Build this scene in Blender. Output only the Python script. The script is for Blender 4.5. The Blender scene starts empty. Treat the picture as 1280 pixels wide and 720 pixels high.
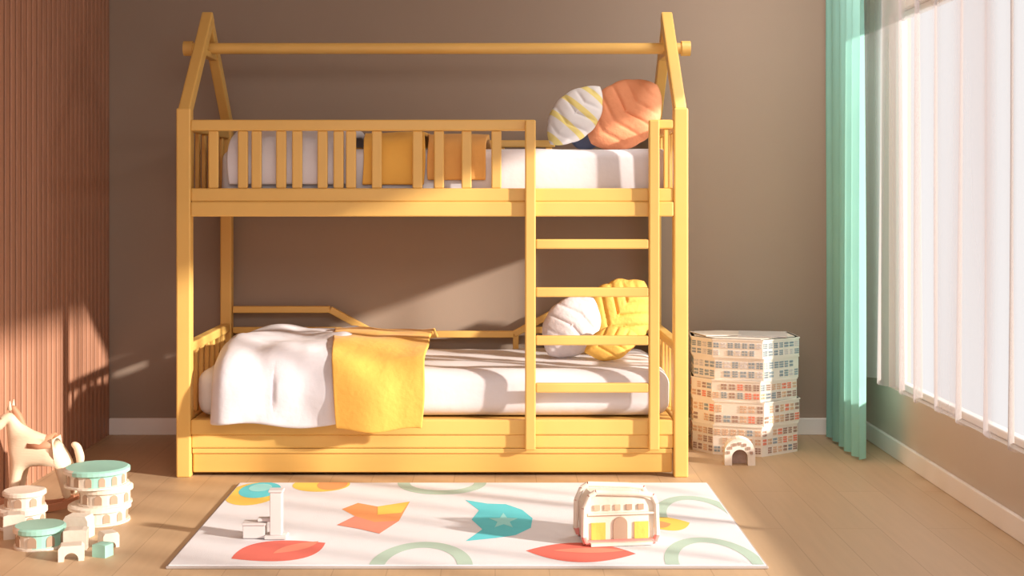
import bpy, bmesh, math, random
from mathutils import Vector, Matrix, noise
random.seed(4)
scene = bpy.context.scene
COL = scene.collection

# ---------------------------------------------------------------- materials
def srgb(r, g, b):
    def f(c):
        c /= 255.0
        return c/12.92 if c <= 0.04045 else ((c+0.055)/1.055)**2.4
    return (f(r), f(g), f(b), 1.0)

def mat(name, col, rough=0.6, vary=0.06, scale=6.0, stretch=(1, 1, 1), bump=0.0, bscale=60, sheen=0.0, trans=0.0):
    m = bpy.data.materials.new(name); m.use_nodes = True
    nt = m.node_tree; N = nt.nodes; L = nt.links
    b = N['Principled BSDF']; b.inputs['Roughness'].default_value = rough
    tc = N.new('ShaderNodeTexCoord'); mp = N.new('ShaderNodeMapping'); mp.inputs['Scale'].default_value = stretch
    L.new(tc.outputs['Object'], mp.inputs['Vector'])
    nz = N.new('ShaderNodeTexNoise'); nz.inputs['Scale'].default_value = scale; nz.inputs['Detail'].default_value = 4
    L.new(mp.outputs['Vector'], nz.inputs['Vector'])
    mx = N.new('ShaderNodeMix'); mx.data_type = 'RGBA'
    lo = tuple(c*(1-vary*2) for c in col[:3])+(1,); hi = tuple(min(1, c*(1+vary*2)) for c in col[:3])+(1,)
    mx.inputs['A'].default_value = lo; mx.inputs['B'].default_value = hi
    L.new(nz.outputs['Fac'], mx.inputs['Factor']); L.new(mx.outputs['Result'], b.inputs['Base Color'])
    if sheen: b.inputs['Sheen Weight'].default_value = sheen
    if bump:
        n2 = N.new('ShaderNodeTexNoise'); n2.inputs['Scale'].default_value = bscale; n2.inputs['Detail'].default_value = 3
        L.new(mp.outputs['Vector'], n2.inputs['Vector'])
        bp = N.new('ShaderNodeBump'); bp.inputs['Strength'].default_value = bump; bp.inputs['Distance'].default_value = 0.01
        L.new(n2.outputs['Fac'], bp.inputs['Height']); L.new(bp.outputs['Normal'], b.inputs['Normal'])
    if trans:
        out = N['Material Output']; tr = N.new('ShaderNodeBsdfTranslucent'); ms = N.new('ShaderNodeMixShader')
        L.new(mx.outputs['Result'], tr.inputs['Color']); ms.inputs['Fac'].default_value = trans
        L.new(b.outputs[0], ms.inputs[1]); L.new(tr.outputs[0], ms.inputs[2]); L.new(ms.outputs[0], out.inputs['Surface'])
    return m

M_wall = mat('wall_brown_paint', srgb(164, 145, 130), 0.85, 0.02, 2.0, bump=0.05, bscale=200)
M_wallR = mat('wall_side_paint', srgb(206, 192, 178), 0.85, 0.02, 2.0)
M_ceil = mat('ceiling_paint', srgb(225, 215, 205), 0.9, 0.01)
M_white = mat('white_trim', srgb(248, 243, 240), 0.5, 0.01)
M_yel = mat('yellow_wood', srgb(238, 192, 108), 0.42, 0.04, 5.0, (1, 1, 1))
M_yel2 = mat('yellow_wood_drawer', srgb(228, 180, 98), 0.5, 0.05, 5.0, (0.4, 1, 3))
M_sheet = mat('white_bed_linen', srgb(228, 224, 230), 0.85, 0.01, bump=0.15, bscale=25, sheen=0.1)
M_duvet = mat('white_duvet_cotton', srgb(226, 223, 232), 0.85, 0.01, bump=0.2, bscale=30, sheen=0.1)
M_blank = mat('yellow_blanket_cotton', srgb(246, 190, 88), 0.8, 0.04, bump=0.3, bscale=35, sheen=0.1)
M_blank2 = mat('orange_blanket_cotton', srgb(236, 176, 96), 0.8, 0.05, bump=0.3, bscale=35, sheen=0.1)
M_pilw = mat('white_pillow_cotton', srgb(232, 224, 228), 0.8, 0.02, bump=0.3, bscale=60)
M_pily = mat('yellow_pillow_cotton', srgb(246, 196, 96), 0.8, 0.04, bump=0.3, bscale=60)
M_pilo = mat('orange_pillow_cotton', srgb(238, 160, 118), 0.8, 0.05, bump=0.3, bscale=60)
M_blue = mat('blue_cotton', srgb(130, 150, 195), 0.8, 0.03)
M_teal = mat('teal_curtain_fabric', srgb(164, 222, 213), 0.8, 0.03, trans=0.4)
M_rod = mat('rod_metal', srgb(190, 180, 165), 0.35, 0.02)
M_rug = mat('rug_white_pile', srgb(232, 231, 237), 0.95, 0.01, bump=0.3, bscale=400)
M_rugedge = mat('rug_edge_binding', srgb(170, 160, 156), 0.9, 0.02)
M_cream = mat('toy_cream_wood', srgb(230, 220, 206), 0.6, 0.03, bump=0.1, bscale=80)
M_teald = mat('toy_teal_paint', srgb(158, 210, 196), 0.5, 0.03)
M_dark = mat('toy_window_brown', srgb(180, 152, 130), 0.6, 0.08)
M_saddle = mat('saddle_brown', srgb(196, 140, 108), 0.6, 0.08, 3, (1, 1, 8))
M_horse = mat('rocking_horse_cream_wood', srgb(236, 214, 186), 0.55, 0.05, 4, (1, 1, 4), bump=0.1, bscale=40)
M_pink = mat('toy_pink_paint', srgb(228, 140, 132), 0.5, 0.03)
M_grey = mat('toy_grey_paint', srgb(214, 208, 208), 0.6, 0.03)
M_bldg = mat('toy_building_card', srgb(240, 230, 220), 0.7, 0.02)
M_pB = mat('toy_pane_bluegrey', srgb(150, 162, 172), 0.4, 0.2, 40)
M_pC = mat('toy_pane_brown', srgb(176, 146, 132), 0.5, 0.2, 40)
M_pD = mat('toy_pane_tan', srgb(222, 186, 158), 0.5, 0.15, 40)

def print_mat(n, c): return mat(n, c, 0.95, 0.04, 12, bump=0.2, bscale=400)
P_red = print_mat('print_red', srgb(226, 112, 98)); P_or = print_mat('print_orange', srgb(238, 158, 98))
P_ye = print_mat('print_yellow', srgb(242, 204, 92)); P_te = print_mat('print_teal', srgb(96, 208, 220))
P_gr = print_mat('print_green', srgb(182, 206, 192)); P_tl = print_mat('print_light_teal', srgb(156, 228, 230))
P_sal = print_mat('print_salmon', srgb(236, 144, 120))

def stripe_mat():
    m = mat('striped_pillow_cotton', srgb(238, 232, 230), 0.8, 0.02)
    nt = m.node_tree; N = nt.nodes; L = nt.links; b = N['Principled BSDF']
    tc = N.new('ShaderNodeTexCoord'); w = N.new('ShaderNodeTexWave'); w.bands_direction = 'X'
    w.inputs['Scale'].default_value = 3.4; w.inputs['Distortion'].default_value = 0.5
    w.inputs['Phase Offset'].default_value = 1.0
    L.new(tc.outputs['Object'], w.inputs['Vector'])
    r = N.new('ShaderNodeValToRGB'); r.color_ramp.elements[0].position = 0.78; r.color_ramp.elements[0].color = srgb(230, 228, 230)
    r.color_ramp.elements[1].position = 0.85; r.color_ramp.elements[1].color = srgb(236, 220, 140)
    L.new(w.outputs['Fac'], r.inputs['Fac']); L.new(r.outputs['Color'], b.inputs['Base Color'])
    return m
M_strp = stripe_mat()
M_slat = mat('walnut_slats', srgb(176, 126, 100), 0.55, 0.12, 3.0, (8, 8, 0.6), bump=0.1, bscale=20)
M_slatback = mat('walnut_backing', srgb(78, 50, 40), 0.8, 0.05)

def floor_mat():
    m = bpy.data.materials.new('oak_plank_floor'); m.use_nodes = True
    nt = m.node_tree; N = nt.nodes; L = nt.links; b = N['Principled BSDF']; b.inputs['Roughness'].default_value = 0.5
    tc = N.new('ShaderNodeTexCoord'); mp = N.new('ShaderNodeMapping'); mp.inputs['Rotation'].default_value = (0, 0, math.radians(90))
    L.new(tc.outputs['Object'], mp.inputs['Vector'])
    br = N.new('ShaderNodeTexBrick'); br.inputs['Scale'].default_value = 1.0
    br.inputs['Brick Width'].default_value = 1.6; br.inputs['Row Height'].default_value = 0.17
    br.inputs['Mortar Size'].default_value = 0.002; br.offset = 0.37
    br.inputs['Color1'].default_value = srgb(198, 168, 134); br.inputs['Color2'].default_value = srgb(192, 162, 128)
    br.inputs['Mortar'].default_value = srgb(176, 146, 114)
    L.new(mp.outputs['Vector'], br.inputs['Vector'])
    mp2 = N.new('ShaderNodeMapping'); mp2.inputs['Scale'].default_value = (14, 1.0, 1); L.new(tc.outputs['Object'], mp2.inputs['Vector'])
    nz = N.new('ShaderNodeTexNoise'); nz.inputs['Scale'].default_value = 2.5; nz.inputs['Detail'].default_value = 5
    L.new(mp2.outputs['Vector'], nz.inputs['Vector'])
    mr = N.new('ShaderNodeMapRange'); mr.inputs['To Min'].default_value = 0.88; mr.inputs['To Max'].default_value = 1.08
    L.new(nz.outputs['Fac'], mr.inputs['Value'])
    mx = N.new('ShaderNodeMix'); mx.data_type = 'RGBA'; mx.blend_type = 'MULTIPLY'; mx.inputs['Factor'].default_value = 1
    L.new(br.outputs['Color'], mx.inputs['A']); L.new(mr.outputs['Result'], mx.inputs['B'])
    L.new(mx.outputs['Result'], b.inputs['Base Color'])
    return m
M_floor = floor_mat()

def sheer_mat():
    m = bpy.data.materials.new('sheer_voile'); m.use_nodes = True
    nt = m.node_tree; N = nt.nodes; L = nt.links; N.remove(N['Principled BSDF']); out = N['Material Output']
    d = N.new('ShaderNodeBsdfDiffuse'); d.inputs['Color'].default_value = srgb(226, 216, 212)
    t = N.new('ShaderNodeBsdfTranslucent'); t.inputs['Color'].default_value = srgb(148, 143, 150)
    tp = N.new('ShaderNodeBsdfTransparent')
    m1 = N.new('ShaderNodeMixShader'); m1.inputs['Fac'].default_value = 0.5
    L.new(d.outputs[0], m1.inputs[1]); L.new(t.outputs[0], m1.inputs[2])
    lw = N.new('ShaderNodeLayerWeight'); lw.inputs['Blend'].default_value = 0.4
    mr = N.new('ShaderNodeMapRange'); mr.inputs['From Min'].default_value = 0; mr.inputs['From Max'].default_value = 0.8
    mr.inputs['To Min'].default_value = 0.97; mr.inputs['To Max'].default_value = 0.05
    L.new(lw.outputs['Facing'], mr.inputs['Value'])
    m2 = N.new('ShaderNodeMixShader'); L.new(mr.outputs['Result'], m2.inputs['Fac'])
    L.new(m1.outputs[0], m2.inputs[1]); L.new(tp.outputs[0], m2.inputs[2]); L.new(m2.outputs[0], out.inputs['Surface'])
    return m
M_sheer = sheer_mat()

# ---------------------------------------------------------------- helpers
def empty(name, loc):
    e = bpy.data.objects.new(name, None); e.location = loc; e.empty_display_size = 0.1; COL.objects.link(e); return e

def link(o, parent=None):
    COL.objects.link(o)
    if parent is not None:
        o.parent = parent; o.matrix_parent_inverse = Matrix.Translation(-Vector(parent.location))
    return o

def mesh_obj(name, bm, mats, parent=None, smooth=False):
    me = bpy.data.meshes.new(name); bm.to_mesh(me); bm.free()
    for m in (mats if isinstance(mats, (list, tuple)) else [mats]): me.materials.append(m)
    if smooth:
        for p in me.polygons: p.use_smooth = True
    return link(bpy.data.objects.new(name, me), parent)

def box(name, lo, hi, m, parent=None, bev=0.006):
    bm = bmesh.new(); lo = Vector(lo); hi = Vector(hi)
    bmesh.ops.create_cube(bm, size=1, matrix=Matrix.Translation((lo+hi)/2) @ Matrix.Diagonal((*(hi-lo), 1)))
    if bev: bmesh.ops.bevel(bm, geom=bm.edges[:], offset=bev, segments=2, affect='EDGES', profile=0.5)
    return mesh_obj(name, bm, m, parent)

def beam(name, p1, p2, w, d, m, parent=None, bev=0.006, up=(1, 0, 0)):
    p1 = Vector(p1); p2 = Vector(p2); z = (p2-p1).normalized(); x = Vector(up); x = (x - z*x.dot(z)).normalized(); y = z.cross(x)
    R = Matrix((x, y, z)).transposed().to_4x4()
    bm = bmesh.new()
    bmesh.ops.create_cube(bm, size=1, matrix=Matrix.Translation((p1+p2)/2) @ R @ Matrix.Diagonal((w, d, (p2-p1).length, 1)))
    if bev: bmesh.ops.bevel(bm, geom=bm.edges[:], offset=bev, segments=2, affect='EDGES', profile=0.5)
    return mesh_obj(name, bm, m, parent)

def add_cyl(bm, p1, p2, r1, r2=None, seg=28, mi=0):
    p1 = Vector(p1); p2 = Vector(p2); r2 = r1 if r2 is None else r2
    q = (p2-p1).to_track_quat('Z', 'Y').to_matrix().to_4x4()
    n0 = len(bm.faces)
    bmesh.ops.create_cone(bm, cap_ends=True, segments=seg, radius1=r1, radius2=r2, depth=(p2-p1).length, matrix=Matrix.Translation((p1+p2)/2) @ q)
    bm.faces.ensure_lookup_table()
    for f in bm.faces[n0:]: f.material_index = mi

def add_box(bm, c, s, mi=0, rz=0.0, M=None):
    n0 = len(bm.faces)
    T = Matrix.Translation(c) @ Matrix.Rotation(rz, 4, 'Z') @ Matrix.Diagonal((*s, 1))
    if M is not None: T = M @ T
    bmesh.ops.create_cube(bm, size=1, matrix=T)
    bm.faces.ensure_lookup_table()
    for f in bm.faces[n0:]: f.material_index = mi

# ---------------------------------------------------------------- room (metres)
XL, XR, YB, YF, ZC = -1.89, 1.80, 6.65, -0.6, 2.6
box('floor', (XL-0.1, YF, -0.1), (XR+0.1, YB+0.1, 0), M_floor, bev=0)
box('ceiling', (XL-0.1, YF, ZC), (XR+0.1, YB+0.1, ZC+0.1), M_ceil, bev=0)
box('wall_back', (XL-0.1, YB, 0), (XR+0.1, YB+0.1, ZC), M_wall, bev=0)
wl = empty('wall_left', (XL, 3, 0))
box('panel', (XL-0.1, YF, 0), (XL-0.018, YB, ZC), M_slatback, wl, bev=0)
bm = bmesh.new(); y = YB-0.03
while y > YF+0.05:
    add_box(bm, (XL-0.009, y, ZC/2), (0.018, 0.042, ZC)); y -= 0.062
bmesh.ops.bevel(bm, geom=[e for e in bm.edges if abs(e.verts[0].co.z-e.verts[1].co.z) > 1], offset=0.003, segments=1, affect='EDGES')
mesh_obj('slats', bm, M_slat, wl)
WY0, WY1, WZ0, WZ1 = 2.0, 6.2, 0.30, 2.0
wr = empty('wall_right', (XR, 3, 0))
box('below_window', (XR, YF, 0), (XR+0.1, YB, WZ0), M_wallR, wr, bev=0)
box('above_window', (XR, YF, WZ1), (XR+0.1, YB, ZC), M_wallR, wr, bev=0)
box('back_pier', (XR, WY1, WZ0), (XR+0.1, YB, WZ1), M_wallR, wr, bev=0)
box('front_pier', (XR, YF, WZ0), (XR+0.1, WY0, WZ1), M_wallR, wr, bev=0)
wn = empty('window_1', (XR+0.06, 4, WZ0))
fx0, fx1 = XR+0.03, XR+0.07
box('frame_bottom', (fx0, WY0, WZ0), (fx1, WY1, WZ0+0.03), M_white, wn)
box('frame_top', (fx0, WY0, WZ1-0.03), (fx1, WY1, WZ1), M_white, wn)
box('frame_back', (fx0, WY1-0.05, WZ0+0.03), (fx1, WY1, WZ1-0.03), M_white, wn)
box('frame_front', (fx0, WY0, WZ0+0.03), (fx1, WY0+0.05, WZ1-0.03), M_white, wn)
for i, yy in enumerate((2.95, 4.35)):
    box('mullion_%d' % (i+1), (fx0+0.005, yy-0.018, WZ0+0.03), (fx1-0.005, yy+0.018, WZ1-0.03), M_white, wn)
box('baseboard_back', (XL, YB-0.018, 0), (XR, YB, 0.082), M_white, bev=0.004)
box('baseboard_right', (XR-0.018, YF, 0), (XR, YB-0.018, 0.082), M_white, bev=0.004)

def curtain(name, x, y0, y1, z0, z1, amp, pitch, m, wob=0.0, seed=0, hem=0.0, sec=0.18):
    bm = bmesh.new(); n = int((y1-y0)/0.008); nz = 16; rows = []
    for j in range(nz+1):
        t = j/nz; z = z0+(z1-z0)*t; row = []
        for i in range(n+1):
            yy = y0+(y1-y0)*i/n
            ph = 2*math.pi*yy/pitch + 1.2*noise.noise(Vector((yy*2.2, seed, 0.15*z)))*2
            a = amp*(0.75+0.5*noise.noise(Vector((yy*3, seed+5, z*0.4))))*(1.05-0.35*t)
            xx = x + a*math.sin(ph)+sec*a*math.sin(2.3*ph+1)
            zz = z + (hem*math.cos(ph)*(1-t)**6)
            row.append(bm.verts.new((xx, yy + wob*math.sin(ph*0.5)*(1-t), zz)))
        rows.append(row)
    for j in range(nz):
        for i in range(n):
            bm.faces.new((rows[j][i], rows[j][i+1], rows[j+1][i+1], rows[j+1][i]))
    return mesh_obj(name, bm, m, None, True)
curtain('sheer_curtain', 1.710, 1.9, 6.22, 0.35, 2.28, 0.036, 0.25, M_sheer, seed=2, hem=0.004, sec=0.12)
curtain('teal_curtain', 1.615, 5.95, 6.58, 0.012, 2.28, 0.028, 0.115, M_teal, seed=7)
rod = empty('curtain_rod', (1.67, 4, 2.30))
bm = bmesh.new(); add_cyl(bm, (1.710, 1.7, 2.295), (1.710, 6.62, 2.295), 0.012)
add_cyl(bm, (1.615, 1.7, 2.295), (1.615, 6.62, 2.295), 0.012)
mesh_obj('rods', bm, M_rod, rod, False)
for i, yy in enumerate((1.8, 4.0, 6.61)):
    box('bracket_%d' % (i+1), (1.60, yy-0.01, 2.285), (1.80, yy+0.01, 2.305), M_rod, rod, bev=0.002)

# ---------------------------------------------------------------- bunk bed
bed = empty('bunk_bed', (-0.26, 6.1, 0))
YF0, YB0 = 5.65, 6.60
XA, XB = -1.30, 0.775
H = 0.03
ZP = 1.54
ym = (YF0+YB0)/2
for nm, xc in (('left', XA), ('right', XB)):
    box('post_front_'+nm, (xc-H, YF0, 0), (xc+H, YF0+0.06, ZP), M_yel, bed)
    box('post_back_'+nm, (xc-H+.003, YB0-0.06, 0), (xc+H-.003, YB0, ZP), M_yel, bed)
    beam('roof_front_'+nm, (xc, YF0+0.03, ZP-0.02), (xc, ym+0.02, 1.985), 0.05, 0.056, M_yel, bed)
    beam('roof_back_'+nm, (xc+0.002, YB0-0.03, ZP-0.02), (xc+0.002, ym, 1.955), 0.048, 0.052, M_yel, bed)
    box('roof_tie_'+nm, (xc-0.020, ym-0.15, 1.795), (xc+0.020, ym+0.15, 1.822), M_yel, bed, bev=0.004)
bm = bmesh.new(); add_cyl(bm, (XA-0.10, ym, 1.838), (XB+0.10, ym, 1.838), 0.025)
for xx in (XA-0.105, XB+0.065): add_cyl(bm, (xx, ym, 1.838), (xx+0.04, ym, 1.838), 0.034)
o = mesh_obj('ridge_pole', bm, M_yel, bed)
box('upper_front_rail', (XA+H, YF0+0.008, 1.150), (XB-H, YF0+0.045, 1.206), M_yel, bed)
box('upper_front_board', (XA+H, YF0+0.002, 1.088), (XB-H, YF0+0.05, 1.150), M_yel, bed)
box('upper_back_rail', (XA+H, YB0-0.045, 1.09), (XB-H, YB0-0.008, 1.206), M_yel, bed)
box('upper_guard_top', (XA+H, YF0+0.004, 1.446), (0.167, YF0+0.044, 1.492), M_yel, bed)
box('upper_guard_top_short', (0.66, YF0+0.004, 1.454), (XB-H, YF0+0.044, 1.492), M_yel, bed)
for i, px in enumerate((-1.178, -1.055, -0.998, -0.895, -0.828, -0.722, -0.655, -0.603, -0.495, -0.325, -0.235, -0.12, 0.005)):
    box('upper_slat_%d' % (i+1), (px-0.021, YF0+0.014, 1.206), (px+0.021, YF0+0.034, 1.446), M_yel, bed, bev=0.005)
box('upper_slat_end', (0.705, YF0+0.014, 1.206), (0.728, YF0+0.034, 1.454), M_yel, bed, bev=0.004)
box('upper_back_guard', (XA+H, YB0-0.04, 1.405), (0.29, YB0-0.008, 1.44), M_yel, bed)
for i in range(7):
    px = -1.12+i*0.23
    box('upper_back_slat_%d' % (i+1), (px-0.016, YB0-0.034, 1.206), (px+0.016, YB0-0.014, 1.405), M_yel, bed, bev=0.004)
for nm, xc in (('left', XA), ('right', XB)):
    box('upper_end_rail_'+nm, (xc-0.02, YF0+0.06, 1.09), (xc+0.02, YB0-0.06, 1.206), M_yel, bed)
    box('upper_end_top_'+nm, (xc-0.018, YF0+0.06, 1.446), (xc+0.018, YB0-0.06, 1.492), M_yel, bed)
    for i in range(6):
        yy = YF0+0.15+i*0.13
        box('upper_end_slat_%s_%d' % (nm, i+1), (xc-0.009, yy-0.018, 1.206), (xc+0.009, yy+0.018, 1.446), M_yel, bed, bev=0.004)
box('upper_base', (XA+0.03, YF0+0.05, 1.14), (XB-0.03, YB0-0.045, 1.165), M_yel2, bed, bev=0.002)
box('lower_front_rail', (XA+H, YF0+0.006, 0.176), (XB-H, YF0+0.045, 0.240), M_yel, bed)
box('lower_front_board', (XA+H, YF0+0.014, 0.120), (XB-H, YF0+0.045, 0.176), M_yel, bed)
box('drawer_front', (XA+H+0.004, YF0+0.026, 0.016), (XB-H-0.004, YF0+0.05, 0.116), M_yel2, bed)
box('drawer_lip', (XA+H+0.004, YF0+0.018, 0.098), (XB-H-0.004, YF0+0.026, 0.118), M_yel, bed, bev=0.002)
box('lower_back_rail', (XA+H, YB0-0.045, 0.14), (XB-H, YB0-0.008, 0.24), M_yel, bed)
box('lower_base', (XA+0.03, YF0+0.045, 0.215), (XB-0.03, YB0-0.045, 0.235), M_yel2, bed, bev=0.002)
for nm, xc in (('left', XA), ('right', XB)):
    box('lower_end_rail_'+nm, (xc-0.02, YF0+0.06, 0.14), (xc+0.02, YB0-0.06, 0.24), M_yel, bed)
    box('lower_end_top_'+nm, (xc-0.022, YF0+0.06, 0.515), (xc+0.022, YB0-0.06, 0.555), M_yel, bed)
    for i in range(7):
        yy = YF0+0.13+i*0.115
        box('lower_end_slat_%s_%d' % (nm, i+1), (xc-0.009, yy-0.018, 0.24), (xc+0.009, yy+0.018, 0.515), M_yel, bed, bev=0.004)
yb = YB0-0.026
pts = [(XA+H, 0.620), (-0.80, 0.620), (-0.58, 0.500), (0.09, 0.500), (0.31, 0.620), (XB-H, 0.620)]
for i in range(5):
    a, b = pts[i], pts[i+1]
    beam('lower_back_guard_%d' % (i+1), (a[0], yb, a[1]), (b[0], yb, b[1]), 0.034, 0.032, M_yel, bed, bev=0.004, up=(0, 1, 0))
box('lower_back_mid_left', (XA+H, yb-0.012, 0.505), (-0.66, yb+0.012, 0.535), M_yel, bed, bev=0.004)
box('lower_back_mid_right', (0.16, yb-0.012, 0.505), (XB-H, yb+0.012, 0.535), M_yel, bed, bev=0.004)
for i, px in enumerate((-0.60, 0.10)):
    box('lower_back_stub_%d' % (i+1), (px-0.014, yb-0.01, 0.24), (px+0.014, yb+0.01, 0.50), M_yel, bed, bev=0.003)
ly0, ly1 = YF0-0.028, YF0+0.004
box('ladder_left_stile', (0.124, ly0, 0.118), (0.168, ly1, 1.49), M_yel, bed)
box('ladder_right_stile', (0.638, ly0, 0.118), (0.682, ly1, 1.49), M_yel, bed)
for i, z in enumerate((0.974, 0.774, 0.574, 0.377)):
    box('ladder_rung_%d' % (i+1), (0.168, ly0+0.003, z-0.02), (0.638, ly1-0.003, z+0.02), M_yel, bed)

# ---------------------------------------------------------------- bedding
def mattress(name, lo, hi, m, r=0.05, seed=0):
    lo = Vector(lo); hi = Vector(hi); bm = bmesh.new()
    bmesh.ops.create_cube(bm, size=1, matrix=Matrix.Translation((lo+hi)/2) @ Matrix.Diagonal((*(hi-lo), 1)))
    bmesh.ops.bevel(bm, geom=bm.edges[:], offset=r, segments=5, affect='EDGES', profile=0.5)
    bmesh.ops.subdivide_edges(bm, edges=[e for e in bm.edges if e.calc_length() > 0.3], cuts=20, use_grid_fill=True)
    bm.normal_update()
    for v in bm.verts:
        if v.co.z > lo.z+0.03:
            v.co += v.normal*(0.007*noise.noise(Vector((v.co.x*4, v.co.y*9, v.co.z*5+seed)))+0.003*noise.noise(v.co*18))
    return mesh_obj(name, bm, m, None, True)
mattress('mattress', (-1.262, 5.705, 0.243), (0.738, 6.545, 0.44), M_sheet, 0.06, 1)
mattress('mattress', (-1.16, 5.725, 1.168), (0.735, 6.535, 1.372), M_sheet, 0.04, 5)

def drape(name, back, front, path, th, m, amp=0.012, seed=0, nu=60, nv=70, droop=0.0, edge=0.0):
    P = [Vector((p[0], p[1])) for p in path]; d = [0]
    for i in range(1, len(P)): d.append(d[-1]+(P[i]-P[i-1]).length)
    def at(s):
        s *= d[-1]
        for i in range(1, len(P)):
            if s <= d[i]+1e-9: return P[i-1].lerp(P[i], (s-d[i-1])/(d[i]-d[i-1]))
        return P[-1]
    S = [at(k/(nv*1.0)) for k in range(nv+1)]
    for _ in range(8): S = [S[0]]+[(S[k-1]+S[k]*2+S[k+1])/4 for k in range(1, nv)]+[S[-1]]
    bm = bmesh.new(); rows = []
    for j in range(nv+1):
        v = j/nv; x0 = back[0]*(1-v)+front[0]*v; x1 = back[1]*(1-v)+front[1]*v
        T = (S[min(j+1, nv)]-S[max(j-1, 0)]).normalized()
        ny, nz = T.y, -T.x
        row = []
        for i in range(nu+1):
            u = i/nu; x = x0+(x1-x0)*u
            q = Vector((x*3.2, S[j].x*3.2+seed, S[j].y*3.2))
            h = amp*(0.5+noise.noise(q))*1.3 + amp*0.45*noise.noise(q*2.7) + 0.22*amp*noise.noise(Vector((x*9+S[j].x*5, v*5, seed)))
            eu = min(u, 1-u)*2
            h -= edge*(1-min(1, eu*5))**2
            xx = x+0.016*noise.noise(Vector((seed, v*4, 2.0 if u < .5 else 7.0)))
            zz = S[j].y + nz*h - (droop*(v**3)*math.sin(u*7+seed) if droop else 0)
            row.append(bm.verts.new((xx, S[j].x+ny*h, zz)))
        rows.append(row)
    for j in range(nv):
        for i in range(nu): bm.faces.new((rows[j][i], rows[j][i+1], rows[j+1][i+1], rows[j+1][i]))
    bm.normal_update()
    o = mesh_obj(name, bm, m, None, True)
    s = o.modifiers.new('thick', 'SOLIDIFY'); s.thickness = th; s.offset = 0
    ss = o.modifiers.new('sub', 'SUBSURF'); ss.levels = 1; ss.render_levels = 1
    return o
drape('duvet', (-1.16, -0.60), (-1.165, -0.64),
      [(6.50, 0.48), (6.40, 0.515), (6.2, 0.52), (5.95, 0.515), (5.78, 0.50), (5.67, 0.465), (5.605, 0.39), (5.592, 0.30), (5.592, 0.228)], 0.040, M_duvet, 0.028, 3, droop=0.012, edge=0.04)
drape('throw_blanket', (-0.76, -0.27), (-0.65, -0.30),
      [(6.46, 0.50), (6.3, 0.545), (6.1, 0.545), (5.9, 0.54), (5.74, 0.52), (5.62, 0.48), (5.560, 0.40), (5.550, 0.30), (5.555, 0.215)], 0.016, M_blank, 0.016, 11, droop=0.01)
drape('duvet', (-1.12, -0.60), (-1.12, -0.60),
      [(6.48, 1.40), (6.3, 1.435), (6.0, 1.44), (5.82, 1.43), (5.735, 1.39), (5.715, 1.30), (5.715, 1.22)], 0.03, M_duvet, 0.012, 21)
drape('throw_blanket', (-0.56, -0.30), (-0.56, -0.30),
      [(6.48, 1.40), (6.3, 1.435), (6.0, 1.44), (5.82, 1.432), (5.732, 1.39), (5.712, 1.30), (5.712, 1.22)], 0.018, M_blank, 0.012, 31)
drape('throw_blanket', (-0.285, -0.02), (-0.285, -0.04),
      [(6.48, 1.39), (6.3, 1.42), (6.0, 1.425), (5.82, 1.415), (5.736, 1.38), (5.716, 1.30), (5.716, 1.24)], 0.018, M_blank2, 0.012, 37)

def pillow(name, outline, loc, tilt, lean, thick, m, rib=None, yaw=0.0, parent=None):
    bm = bmesh.new(); nt, nr = 132, 28; lay = []
    for side in (1, -1):
        c = bm.verts.new((0, -side*thick, 0)); rings = []
        for k in range(1, nr+1):
            if k == nr and side == -1: rings.append(lay[0][-1]); continue
            r = k/nr; ring = []
            for i in range(nt):
                th = 2*math.pi*i/nt; R = outline(th)*r; x, z = R*math.cos(th), R*math.sin(th)
                h = thick*(1-r**2.6)**0.55
                if rib: h *= 1+rib(x, z, th, r)
                h += 0.004*noise.noise(Vector((x*14, z*14, side*3)))*(1-r)
                ring.append(bm.verts.new((x, -side*h, z)))
            rings.append(ring)
        lay.append(rings)
        for i in range(nt):
            a, b = rings[0][i], rings[0][(i+1) % nt]
            bm.faces.new((c, a, b) if side == 1 else (c, b, a))
        for k in range(nr-1):
            for i in range(nt):
                a, b, cc, d = rings[k][i], rings[k][(i+1) % nt], rings[k+1][(i+1) % nt], rings[k+1][i]
                bm.faces.new((a, d, cc, b) if side == 1 else (a, b, cc, d))
    bmesh.ops.recalc_face_normals(bm, faces=bm.faces)
    o = mesh_obj(name, bm, m, parent, True)
    o.rotation_mode = 'QUATERNION'
    o.rotation_quaternion = (Matrix.Rotation(yaw, 3, 'Z') @ Matrix.Rotation(-lean, 3, 'X') @ Matrix.Rotation(-tilt, 3, 'Y')).to_quaternion()
    o.location = loc
    return o
def leaf2(a, b, sc=0.0, n=9):
    def f(th):
        R = (a*a+b*b)/(2*b); off = R-b; s = abs(math.sin(th))
        v = -off*s+math.sqrt(max(1e-9, R*R-off*off*(1-s*s)))
        x = v*math.cos(th)
        return v*(1+sc*(abs(math.sin((x/a+0.2)*n))-0.5))
    return f
def veins(n, a, slant=0.35):
    return lambda x, z, th, r: -a*(1-abs(math.sin((x-abs(z)*slant)*n)))**2.5
def shell(R, lobes, amp):
    return lambda th: R*(1+amp*(abs(math.cos(lobes*th/2))-0.5))
rad = math.radians
pillow('striped_pillow', leaf2(0.175, 0.102, 0.03, 7), (0.358, 6.07, 1.533), rad(50), rad(14), 0.045, M_strp, veins(50, 0.22))
pillow('orange_pillow', leaf2(0.205, 0.150, 0.03, 7), (0.588, 6.17, 1.543), rad(42), rad(12), 0.055, M_pilo, veins(46, 0.2))
pillow('blue_pillow', shell(0.075, 6, 0.0), (0.42, 6.32, 1.455), 0, rad(18), 0.04, M_blue)
pillow('white_pillow', leaf2(0.165, 0.122, 0.03, 6), (0.345, 6.14, 0.580), rad(52), rad(14), 0.045, M_pilw, veins(48, 0.18, -.2))
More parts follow.
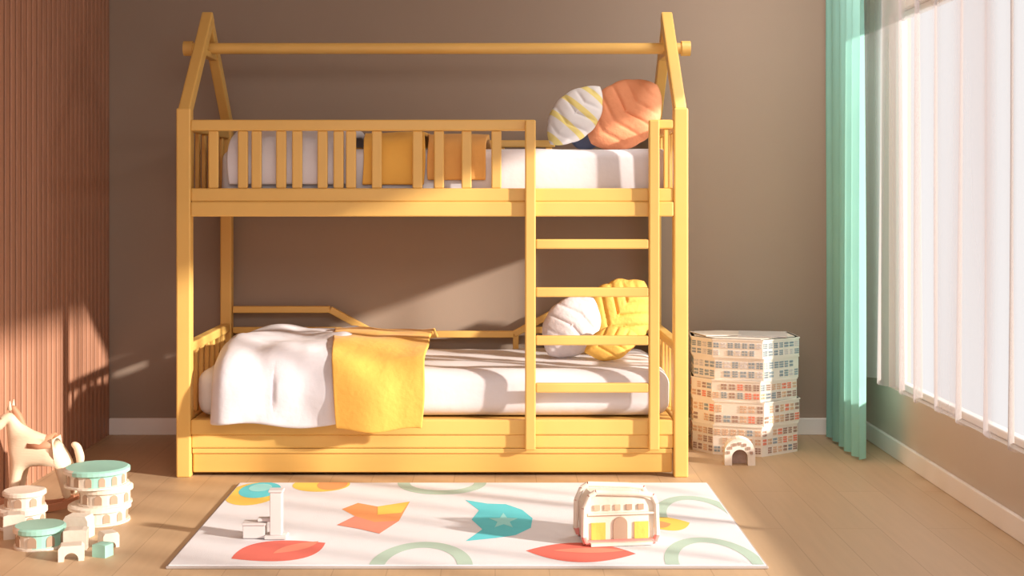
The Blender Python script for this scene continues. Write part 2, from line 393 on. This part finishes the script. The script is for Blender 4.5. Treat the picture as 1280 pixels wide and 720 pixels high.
pillow('yellow_pillow', leaf2(0.205, 0.155, 0.06, 9), (0.565, 6.29, 0.612), rad(52), rad(14), 0.045, M_pily, veins(44, 0.3, 0.9))
pillow('yellow_pillow', leaf2(0.125, 0.075, 0.05, 5), (0.515, 6.02, 0.518), rad(18), rad(20), 0.036, M_pily, veins(50, 0.3, .9))

# ---------------------------------------------------------------- rug
RX0, RX1, RY0, RY1 = -1.035, 0.857, 4.29, 5.50
rug = empty('patterned_rug', (-0.09, 4.9, 0))
box('binding', (RX0-0.007, RY0-0.007, 0.0005), (RX1+0.007, RY1+0.007, 0.009), M_rugedge, rug, bev=0.003)
box('pile', (RX0, RY0, 0.002), (RX1, RY1, 0.012), M_rug, rug, bev=0.002)
def patch(name, pts, m, lvl=0):
    def clip(P, ax, lim, sgn):
        out = []
        for i in range(len(P)):
            a, b = P[i], P[(i+1) % len(P)]; ia = (a[ax]-lim)*sgn <= 0; ib = (b[ax]-lim)*sgn <= 0
            if ia: out.append(a)
            if ia != ib:
                t = (lim-a[ax])/(b[ax]-a[ax]); out.append((a[0]+(b[0]-a[0])*t, a[1]+(b[1]-a[1])*t))
        return out
    for ax, lim, s in ((0, RX1-.004, 1), (0, RX0+.004, -1), (1, RY1-.004, 1), (1, RY0+.004, -1)): 
        pts = clip(pts, ax, lim, s)
        if len(pts) < 3: return
    bm = bmesh.new(); z = 0.0126+lvl*0.0006
    f = bm.faces.new([bm.verts.new((x, y, z)) for x, y in pts])
    f.normal_update()
    if f.normal.z < 0: f.normal_flip()
    bmesh.ops.triangulate(bm, faces=[f])
    mesh_obj(name, bm, m, rug)
def ell(cx, cy, rx, ry, n=40, rot=0):
    return [(cx+rx*math.cos(t)*math.cos(rot)-ry*math.sin(t)*math.sin(rot), cy+rx*math.cos(t)*math.sin(rot)+ry*math.sin(t)*math.cos(rot)) for t in [2*math.pi*i/n for i in range(n)]]
def arc(cx, cy, rx, ry, w, a0, a1, n=30):
    T = [rad(a0+(a1-a0)*i/n) for i in range(n+1)]
    return [(cx+rx*math.cos(t), cy+ry*math.sin(t)) for t in T]+[(cx+(rx-w)*math.cos(t), cy+(ry-w*1.5)*math.sin(t)) for t in reversed(T)]
def leafp(cx, cy, a, b, rot, n=16):
    out = []
    for s in (1, -1):
        for i in range(n):
            t = -1+2*i/n; x = a*t*s; y = s*b*(1-t*t); out.append((cx+x*math.cos(rot)-y*math.sin(rot), cy+x*math.sin(rot)+y*math.cos(rot)))
    return out
patch('ring_yellow', ell(-0.945, 5.30, 0.105, 0.20), P_ye); patch('ring_teal', ell(-0.93, 5.36, 0.080, 0.14), P_te, 1)
patch('ring_light', ell(-0.935, 5.40, 0.045, 0.07), P_tl, 2)
patch('sun_orange', ell(-0.70, 5.46, 0.115, 0.13), P_ye); patch('sun_core', ell(-0.655, 5.46, 0.06, 0.10), P_or, 1)
patch('arc_green_1', arc(-0.215, 5.50, 0.18, 0.22, 0.05, 180, 360), P_gr)
patch('arc_green_2', arc(0.74, 4.90, 0.16, 0.36, 0.045, 5, 178), P_gr)
patch('arc_green_3', arc(-0.235, 4.27, 0.165, 0.30, 0.05, 0, 180), P_gr)
patch('arc_green_4', arc(0.70, 4.29, 0.16, 0.34, 0.045, 0, 180), P_gr)
patch('kite_orange', [(-0.52, 5.14), (-0.44, 5.08), (-0.325, 5.16), (-0.345, 4.86), (-0.40, 4.68), (-0.47, 4.74), (-0.56, 4.80), (-0.51, 4.93), (-0.57, 5.04)], P_or)
patch('kite_red', [(-0.56, 4.80), (-0.47, 4.74), (-0.40, 4.68), (-0.345, 4.86), (-0.43, 4.84), (-0.51, 4.93)], P_sal, 1)
patch('kite_yellow', [(-0.44, 5.08), (-0.325, 5.16), (-0.345, 4.98), (-0.43, 4.95)], P_ye, 1)
fish = [(-0.115, 5.19), (-0.03, 5.13), (0.04, 5.12), (0.10, 5.03), (0.135, 4.90), (0.125, 4.76), (0.07, 4.66), (0.0, 4.62), (-0.10, 4.58), (-0.045, 4.74), (-0.085, 4.88), (-0.06, 5.02)]
patch('fish_teal', fish, P_te)
patch('fish_star', [(0.03+0.055*(1 if k % 2 == 0 else .42)*math.cos(rad(90+36*k)), 4.86+0.12*(1 if k % 2 == 0 else .42)*math.sin(rad(90+36*k))) for k in range(10)], P_tl, 1)
patch('leaf_red_1', leafp(-0.71, 4.46, 0.17, 0.13, rad(35)), P_red); patch('leaf_red_1_inner', leafp(-0.66, 4.50, 0.10, 0.035, rad(50)), P_sal, 1)
patch('leaf_red_2', leafp(0.28, 4.44, 0.18, 0.12, rad(-6)), P_red); patch('leaf_red_2_inner', leafp(0.31, 4.46, 0.12, 0.03, rad(0)), P_sal, 1)
patch('leaf_yellow', leafp(0.61, 4.82, 0.085, 0.10, rad(10)), P_ye); patch('leaf_orange', leafp(0.58, 4.81, 0.045, 0.05, rad(10)), P_or, 1)

# ---------------------------------------------------------------- toys on the rug
RZ = 0.0145
def arch_pts(w, h, n=10):
    r = w/2; return [(-r, 0), (r, 0)]+[(r*math.cos(math.pi*i/n), h-r+r*math.sin(math.pi*i/n)) for i in range(n+1)]
def prism(bm, pts, M, depth, mi=0):
    f0 = [bm.verts.new(M @ Vector((x, 0, z))) for x, z in pts]; f1 = [bm.verts.new(M @ Vector((x, depth, z))) for x, z in pts]
    n = len(pts); fs = [bm.faces.new(f0), bm.faces.new(list(reversed(f1)))]
    for i in range(n): fs.append(bm.faces.new((f0[i], f1[i], f1[(i+1) % n], f0[(i+1) % n])))
    for f in fs: f.material_index = mi
M0 = Matrix.Translation((0.420, 4.53, RZ)) @ Matrix.Rotation(rad(8), 4, 'Z')
bm = bmesh.new()
prism(bm, [(-.115, 0), (.115, 0), (.118, .13), (.06, .152), (-.09, .155), (-.118, .12)], M0 @ Matrix.Translation((0, .012, 0.006)), 0.12, 0)
rp = [(-.118, .0), (.118, .0), (.126, .02), (.122, .125), (.108, .152), (.06, .160), (-.085, .168), (-.106, .155), (-.124, .115), (-.126, .02)]
for i in range(len(rp)):
    a, b = rp[i], rp[(i+1) % len(rp)]
    for yy in (0.006, 0.135):
        add_cyl(bm, M0 @ Vector((a[0], yy, a[1]+.007)), M0 @ Vector((b[0], yy, b[1]+.007)), 0.0095, seg=10, mi=1)
for x in (-.075, .0, .072):
    prism(bm, arch_pts(.048, .078) if x == 0 else [(-.024, 0), (.024, 0), (.024, .06), (-.024, .06)], M0 @ Matrix.Translation((x, .006, .012)), 0.01, 2 if x else 3)
for x in (-.08, -.045, -.01, .03, .07):
    add_box(bm, (x, .010, .122), (.020, .008, .018), 3 if x > 0 else 4, M=M0)
add_box(bm, (0, .007, .102), (.225, .014, .006), 0, M=M0)
add_box(bm, (0, -.004, .005), (.21, .03, .010), 0, M=M0)
bmesh.ops.recalc_face_normals(bm, faces=bm.faces)
mesh_obj('toy_house', bm, [M_cream, M_pink, M_blank, M_dark, M_pD])
M1 = Matrix.Translation((-0.745, 4.62, RZ))
bm = bmesh.new()
add_box(bm, (0, 0, .006), (.075, .06, .012), 1, M=M1)
add_box(bm, (0, 0, .085), (.040, .040, .146), 1, M=M1)
add_box(bm, (0, 0, .161), (.050, .048, .008), 0, M=M1)
add_box(bm, (-.075, .01, .022), (.075, .05, .044), 0, M=M1); add_box(bm, (-.075, .01, .048), (.082, .056, .008), 1, M=M1)
add_box(bm, (-.035, .01, .06), (.06, .03, .012), 0, M=M1)
bmesh.ops.bevel(bm, geom=bm.edges[:], offset=.002, segments=2, affect='EDGES')
mesh_obj('toy_tower', bm, [M_grey, M_grey, M_dark])

# ---------------------------------------------------------------- toys at the left
def round_tier(bm, c, r, h, seg, nwin, mi_body=0, mi_roof=1, mi_win=2):
    cx, cy, cz = c
    add_cyl(bm, (cx, cy, cz), (cx, cy, cz+h*.10), r*1.02, seg=seg, mi=mi_body)
    add_cyl(bm, (cx, cy, cz+h*.10), (cx, cy, cz+h*.68), r*.93, seg=seg, mi=mi_body)
    add_cyl(bm, (cx, cy, cz+h*.68), (cx, cy, cz+h*.74), r*.97, r*1.05, seg=seg, mi=mi_roof)
    add_cyl(bm, (cx, cy, cz+h*.74), (cx, cy, cz+h*.92), r*1.05, seg=seg, mi=mi_roof)
    add_cyl(bm, (cx, cy, cz+h*.92), (cx, cy, cz+h), r*1.05, r*.97, seg=seg, mi=mi_roof)
    w = 2*math.pi*r/nwin*.45
    for i in range(nwin):
        a = 2*math.pi*i/nwin
        M = Matrix.Translation((cx, cy, cz+h*.14)) @ Matrix.Rotation(a, 4, 'Z') @ Matrix.Translation((0, -r*.93-.0015, 0))
        prism(bm, arch_pts(w, min(h*.5, w*2)), M, 0.006, mi_win)
def stack(name, tiers):
    bm = bmesh.new()
    for t in tiers: round_tier(bm, *t)
    bmesh.ops.recalc_face_normals(bm, faces=bm.faces)
    return mesh_obj(name, bm, [M_cream, M_teald, M_dark])
cx, cy = -1.445, 4.92
stack('toy_stacking_tower', [((cx+.01, cy, 0), .106, .065, 36, 12, 0, 0), ((cx+.03, cy, .065), .094, .066, 36, 10, 0, 0), ((cx, cy, .131), .112, .066, 36, 14, 0, 1)])
stack('toy_round_house', [((-1.535, 4.57, 0), .082, .072, 32, 8, 0, 1)])
stack('toy_stacking_tower', [((-1.69, 4.84, 0), .085, .07, 32, 9, 0, 0), ((-1.68, 4.84, .07), .072, .06, 32, 8, 0, 0)])
def block(name, c, s, rz, m, kind='cube'):
    bm = bmesh.new(); M = Matrix.Translation(c) @ Matrix.Rotation(rz, 4, 'Z')
    w, d, h = s
    if kind == 'arch':
        r = w*.28; n = 12
        pts = [(-w/2, 0), (-r, 0)]+[(-r*math.cos(math.pi*i/n), r*math.sin(math.pi*i/n)+h*.1) for i in range(n+1)]+[(r, 0), (w/2, 0), (w/2, h*.8), (w*.4, h), (-w*.4, h), (-w/2, h*.8)]
    else: pts = [(-w/2, 0), (w/2, 0), (w/2, h), (w*.3, h*1.05), (-w*.3, h*1.05), (-w/2, h)]
    prism(bm, pts, M @ Matrix.Translation((0, -d/2, 0)), d, 0)
    bmesh.ops.recalc_face_normals(bm, faces=bm.faces)
    return mesh_obj(name, bm, [m, M_dark])
block('toy_block', (-1.375, 4.40, 0), (.080, .055, .05), rad(15), M_cream, 'arch')
block('toy_block', (-1.285, 4.44, 0), (.050, .045, .04), rad(-20), M_teald)
block('toy_block', (-1.40, 4.53, 0), (.075, .055, .065), rad(8), M_cream)
block('toy_block', (-1.30, 4.56, 0), (.055, .055, .05), rad(35), M_cream, 'arch')
block('toy_block', (-1.44, 4.69, 0), (.09, .055, .075), rad(-10), M_cream, 'arch')
block('toy_block', (-1.66, 4.68, 0), (.07, .06, .08), rad(20), M_cream)

# small wooden rocking horse near the left wall
def skin_obj(name, V, E, R, m, parent, sub=2):
    me = bpy.data.meshes.new(name); me.from_pydata(V, E, []); me.materials.append(m)
    o = bpy.data.objects.new(name, me); link(o, parent)
    o.modifiers.new('skin', 'SKIN')
    lay = me.skin_vertices[0].data
    for i, r in enumerate(R):
        lay[i].radius = (r, r); lay[i].use_root = (i == 0)
    o.modifiers['skin'].use_smooth_shade = True
    s = o.modifiers.new('sub', 'SUBSURF'); s.levels = sub; s.render_levels = sub
    return o
rh = empty('rocking_horse', (-1.875, 5.16, 0))
yc = 5.16
V = [(-1.665, yc, .245), (-1.595, yc, .25), (-1.745, yc, .26), (-1.785, yc-.005, .335), (-1.800, yc-.012, .405), (-1.838, yc-.03, .375), (-1.858, yc-.045, .345)]
E = [(0, 1), (0, 2), (2, 3), (3, 4), (4, 5), (5, 6)]
R = [.060, .064, .062, .042, .036, .028, .022]
for s in (-1, 1):
    k = len(V); V += [(-1.575, yc+s*.035, .19), (-1.560, yc+s*.045, .12), (-1.545, yc+s*.048, .055)]; E += [(1, k), (k, k+1), (k+1, k+2)]; R += [.032, .022, .018]
    k = len(V); V += [(-1.760, yc+s*.035, .20), (-1.772, yc+s*.045, .12), (-1.785, yc+s*.048, .055)]; E += [(2, k), (k, k+1), (k+1, k+2)]; R += [.030, .022, .018]
skin_obj('body', V, E, R, M_horse, rh)
skin_obj('tail', [(-1.545, yc, .285), (-1.520, yc, .272), (-1.505, yc, .22), (-1.512, yc, .16)], [(0, 1), (1, 2), (2, 3)], [.012, .018, .020, .008], M_horse, rh)
skin_obj('mane', [(-1.795, yc-.01, .445), (-1.768, yc-.005, .40), (-1.748, yc, .345), (-1.728, yc, .30)], [(0, 1), (1, 2), (2, 3)], [.012, .018, .018, .010], M_saddle, rh)
for s in (-1, 1):
    bm = bmesh.new(); add_cyl(bm, (-1.798, yc-.012+s*.018, .430), (-1.794, yc-.012+s*.024, .468), .011, .002, 12); mesh_obj('ear_%d' % (s+2), bm, M_horse, rh, True)
    cxr, Rr = -1.675, .42; bm = bmesh.new(); n = 18; A = [rad(-90-26+52*i/n) for i in range(n+1)]
    pts = [(cxr+Rr*math.cos(a)*1.0, .001+Rr+Rr*math.sin(a)) for a in A]+[(cxr+(Rr-.028)*math.cos(a), .001+Rr+(Rr-.028)*math.sin(a)) for a in reversed(A)]
    prism(bm, pts, Matrix.Translation((0, yc+s*.048-.009, 0)), .018); bmesh.ops.recalc_face_normals(bm, faces=bm.faces)
    mesh_obj('rocker_%d' % (s+2), bm, M_saddle, rh)
    bm = bmesh.new(); bmesh.ops.create_uvsphere(bm, u_segments=10, v_segments=8, radius=.005, matrix=Matrix.Translation((-1.825, yc-.02+s*.030, .398))); mesh_obj('eye_%d' % (s+2), bm, M_dark, rh, True)
for i, xx in enumerate((-1.785, -1.555)): beam('cross_bar_%d' % (i+1), (xx, yc-.055, .045), (xx, yc+.055, .045), .022, .014, M_saddle, rh, bev=.002)
bm = bmesh.new(); n = 12
A = [rad(20+140*i/n) for i in range(n+1)]
f0 = []
for xx, up in ((-1.715, .014), (-1.665, .002), (-1.615, .016)):
    f0.append([bm.verts.new((xx, yc+.068*math.cos(a), .248+(.064+up)*math.sin(a))) for a in A])
for r_ in range(2):
    for i in range(n): bm.faces.new((f0[r_][i], f0[r_][i+1], f0[r_+1][i+1], f0[r_+1][i]))
o = mesh_obj('saddle', bm, M_saddle, rh, True); sm = o.modifiers.new('t', 'SOLIDIFY'); sm.thickness = .008
rh.scale = (.88, .88, .88); rh.location = (-1.880, 5.085, 0)

# ---------------------------------------------------------------- toy apartment building (right)
bm = bmesh.new()
base = [(0.905, 6.26), (0.985, 6.15), (1.20, 6.08), (1.395, 6.22), (1.39, 6.44), (1.05, 6.50), (0.92, 6.42)]
def foot(sc, dx, dy, rot):
    cx = sum(p[0] for p in base)/7; cy = sum(p[1] for p in base)/7; c, s = math.cos(rot), math.sin(rot)
    return [(cx+dx+(x-cx)*sc*c-(y-cy)*sc*s, cy+dy+(x-cx)*sc*s+(y-cy)*sc*c) for x, y in base]
def slab(P, z0, z1, mi):
    a = [bm.verts.new((x, y, z0)) for x, y in P]; b = [bm.verts.new((x, y, z1)) for x, y in P]
    fs = [bm.faces.new(a), bm.faces.new(b)]+[bm.faces.new((a[i], a[(i+1) % len(P)], b[(i+1) % len(P)], b[i])) for i in range(len(P))]
    for f in fs: f.material_index = mi
z = 0.0; tiers = [(.135, .985, 0, 0, 0), (.11, 1.0, .004, 0, .02), (.095, .985, -.003, 0, -.02), (.10, .985, .004, 0, .02), (.085, 1.01, 0, 0, 0)]
for ti, (hh, sc, dx, dy, rt) in enumerate(tiers):
    P = foot(sc, dx, dy, rt); Pi = foot(sc*.985, dx, dy, rt)
    slab(Pi, z, z+hh, 0); slab(P, z+hh-.006, z+hh, 0)
    rows = 3 if hh > .12 else 2
    for e in range(len(Pi)):
        a = Vector((*Pi[e], 0)); b = Vector((*Pi[(e+1) % 7], 0)); L_ = (b-a).length; d = (b-a).normalized(); nwin = max(2, int(L_/.032)); ang = math.atan2(d.y, d.x)
        for k in range(nwin):
            for rr in range(rows):
                p = a+d*(L_*(k+.5)/nwin); zz = z+.006+(hh-.018)*(rr+.5)/rows; w = L_/nwin*random.uniform(.7, .88); h2 = (hh-.02)/rows*.78
                mi = random.choice([1, 1, 4, 1]) if ti in (3, 4) else random.choice([2, 3, 3, 1, 2, 5])
                if random.random() < .1: continue
                M = Matrix.Translation((p.x, p.y, zz)) @ Matrix.Rotation(ang, 4, 'Z')
                nq = random.choice([2, 3])
                for q in range(nq):
                    for qx in (-.25, .25): add_box(bm, (qx*w, 0, ((q+.5)/nq-.5)*h2), (w*.40, .005, h2/nq*.66), mi, M=M)
    z += hh
slab(foot(.93, 0, 0, 0), z, z+.003, 0)
add_box(bm, (1.02, 6.30, z+.008), (.17, .20, .004), 0, .25); add_box(bm, (1.24, 6.29, z+.006), (.22, .24, .004), 4, -.2)
bmesh.ops.recalc_face_normals(bm, faces=bm.faces)
mesh_obj('toy_apartment_building', bm, [M_bldg, M_pB, M_pC, M_pD, M_grey, P_sal])
bm = bmesh.new(); M2 = Matrix.Translation((1.065, 5.90, 0)) @ Matrix.Rotation(rad(-5), 4, 'Z')
n = 14; ro, ri = .062, .034
outp = [(-.066, 0), (-ri, 0)]+[(-ri*math.cos(math.pi*i/n), .035+ri*math.sin(math.pi*i/n)) for i in range(n+1)]+[(ri, 0), (.066, 0)]+[(.066*math.cos(math.pi*i/n), .055+ro*math.sin(math.pi*i/n)) for i in range(n+1)]
prism(bm, outp, M2, .075, 0)
prism(bm, arch_pts(.066, .068), M2 @ Matrix.Translation((0, .05, 0)), .01, 1)
for k in range(7):
    a = math.pi*(k+.5)/7; add_box(bm, (.05*math.cos(a), -.002, .045+.05*math.sin(a)), (.012, .006, .012), 1, M=M2)
bmesh.ops.recalc_face_normals(bm, faces=bm.faces)
mesh_obj('toy_arch', bm, [M_bldg, M_pC])

# ---------------------------------------------------------------- lights
sun = bpy.data.lights.new('sun', 'SUN'); sun.energy = 8.0; sun.angle = rad(2.2); sun.color = (1.0, 0.90, 0.78)
so = bpy.data.objects.new('sun', sun); so.rotation_euler = Vector((-2.05, 1.0, -0.74)).to_track_quat('-Z', 'Y').to_euler(); so.location = (5, 2, 4); COL.objects.link(so)
def fill_light(loc, size, power):  # added area fill below the ceiling, out of view, no real fixture
    cl = bpy.data.lights.new('fill_lamp', 'AREA'); cl.shape = 'RECTANGLE'; cl.size, cl.size_y = size; cl.energy = power; cl.color = (1, 0.93, 0.87)
    co = bpy.data.objects.new('fill_lamp', cl); co.location = loc; COL.objects.link(co); return co
fill_light((0.2, 2.0, 2.55), (2.4, 2.0), 72).rotation_euler = (rad(25), 0, 0)  # added soft fill that lifts the whole room
fill_light((1.30, 5.65, 2.56), (0.5, 0.5), 18).rotation_euler = (rad(14), 0, 0)  # added fill that brightens the right part of the back wall
w = bpy.data.worlds.new('World'); scene.world = w; w.use_nodes = True
bg = w.node_tree.nodes['Background']; bg.inputs['Color'].default_value = (1.0, 0.97, 0.96, 1); bg.inputs['Strength'].default_value = 1.0

# ---------------------------------------------------------------- camera
cd = bpy.data.cameras.new('camera'); cam = bpy.data.objects.new('camera', cd); COL.objects.link(cam)
cam.location = (0, 0, 1.197); cam.rotation_euler = (rad(90), 0, 0)
cd.sensor_width = 36; cd.lens = 1695/1280*36; cd.shift_x = 21/1280; cd.shift_y = -122/1280; cd.clip_start = 0.05
scene.camera = cam
scene.view_settings.view_transform = 'Standard'; scene.view_settings.look = 'None'
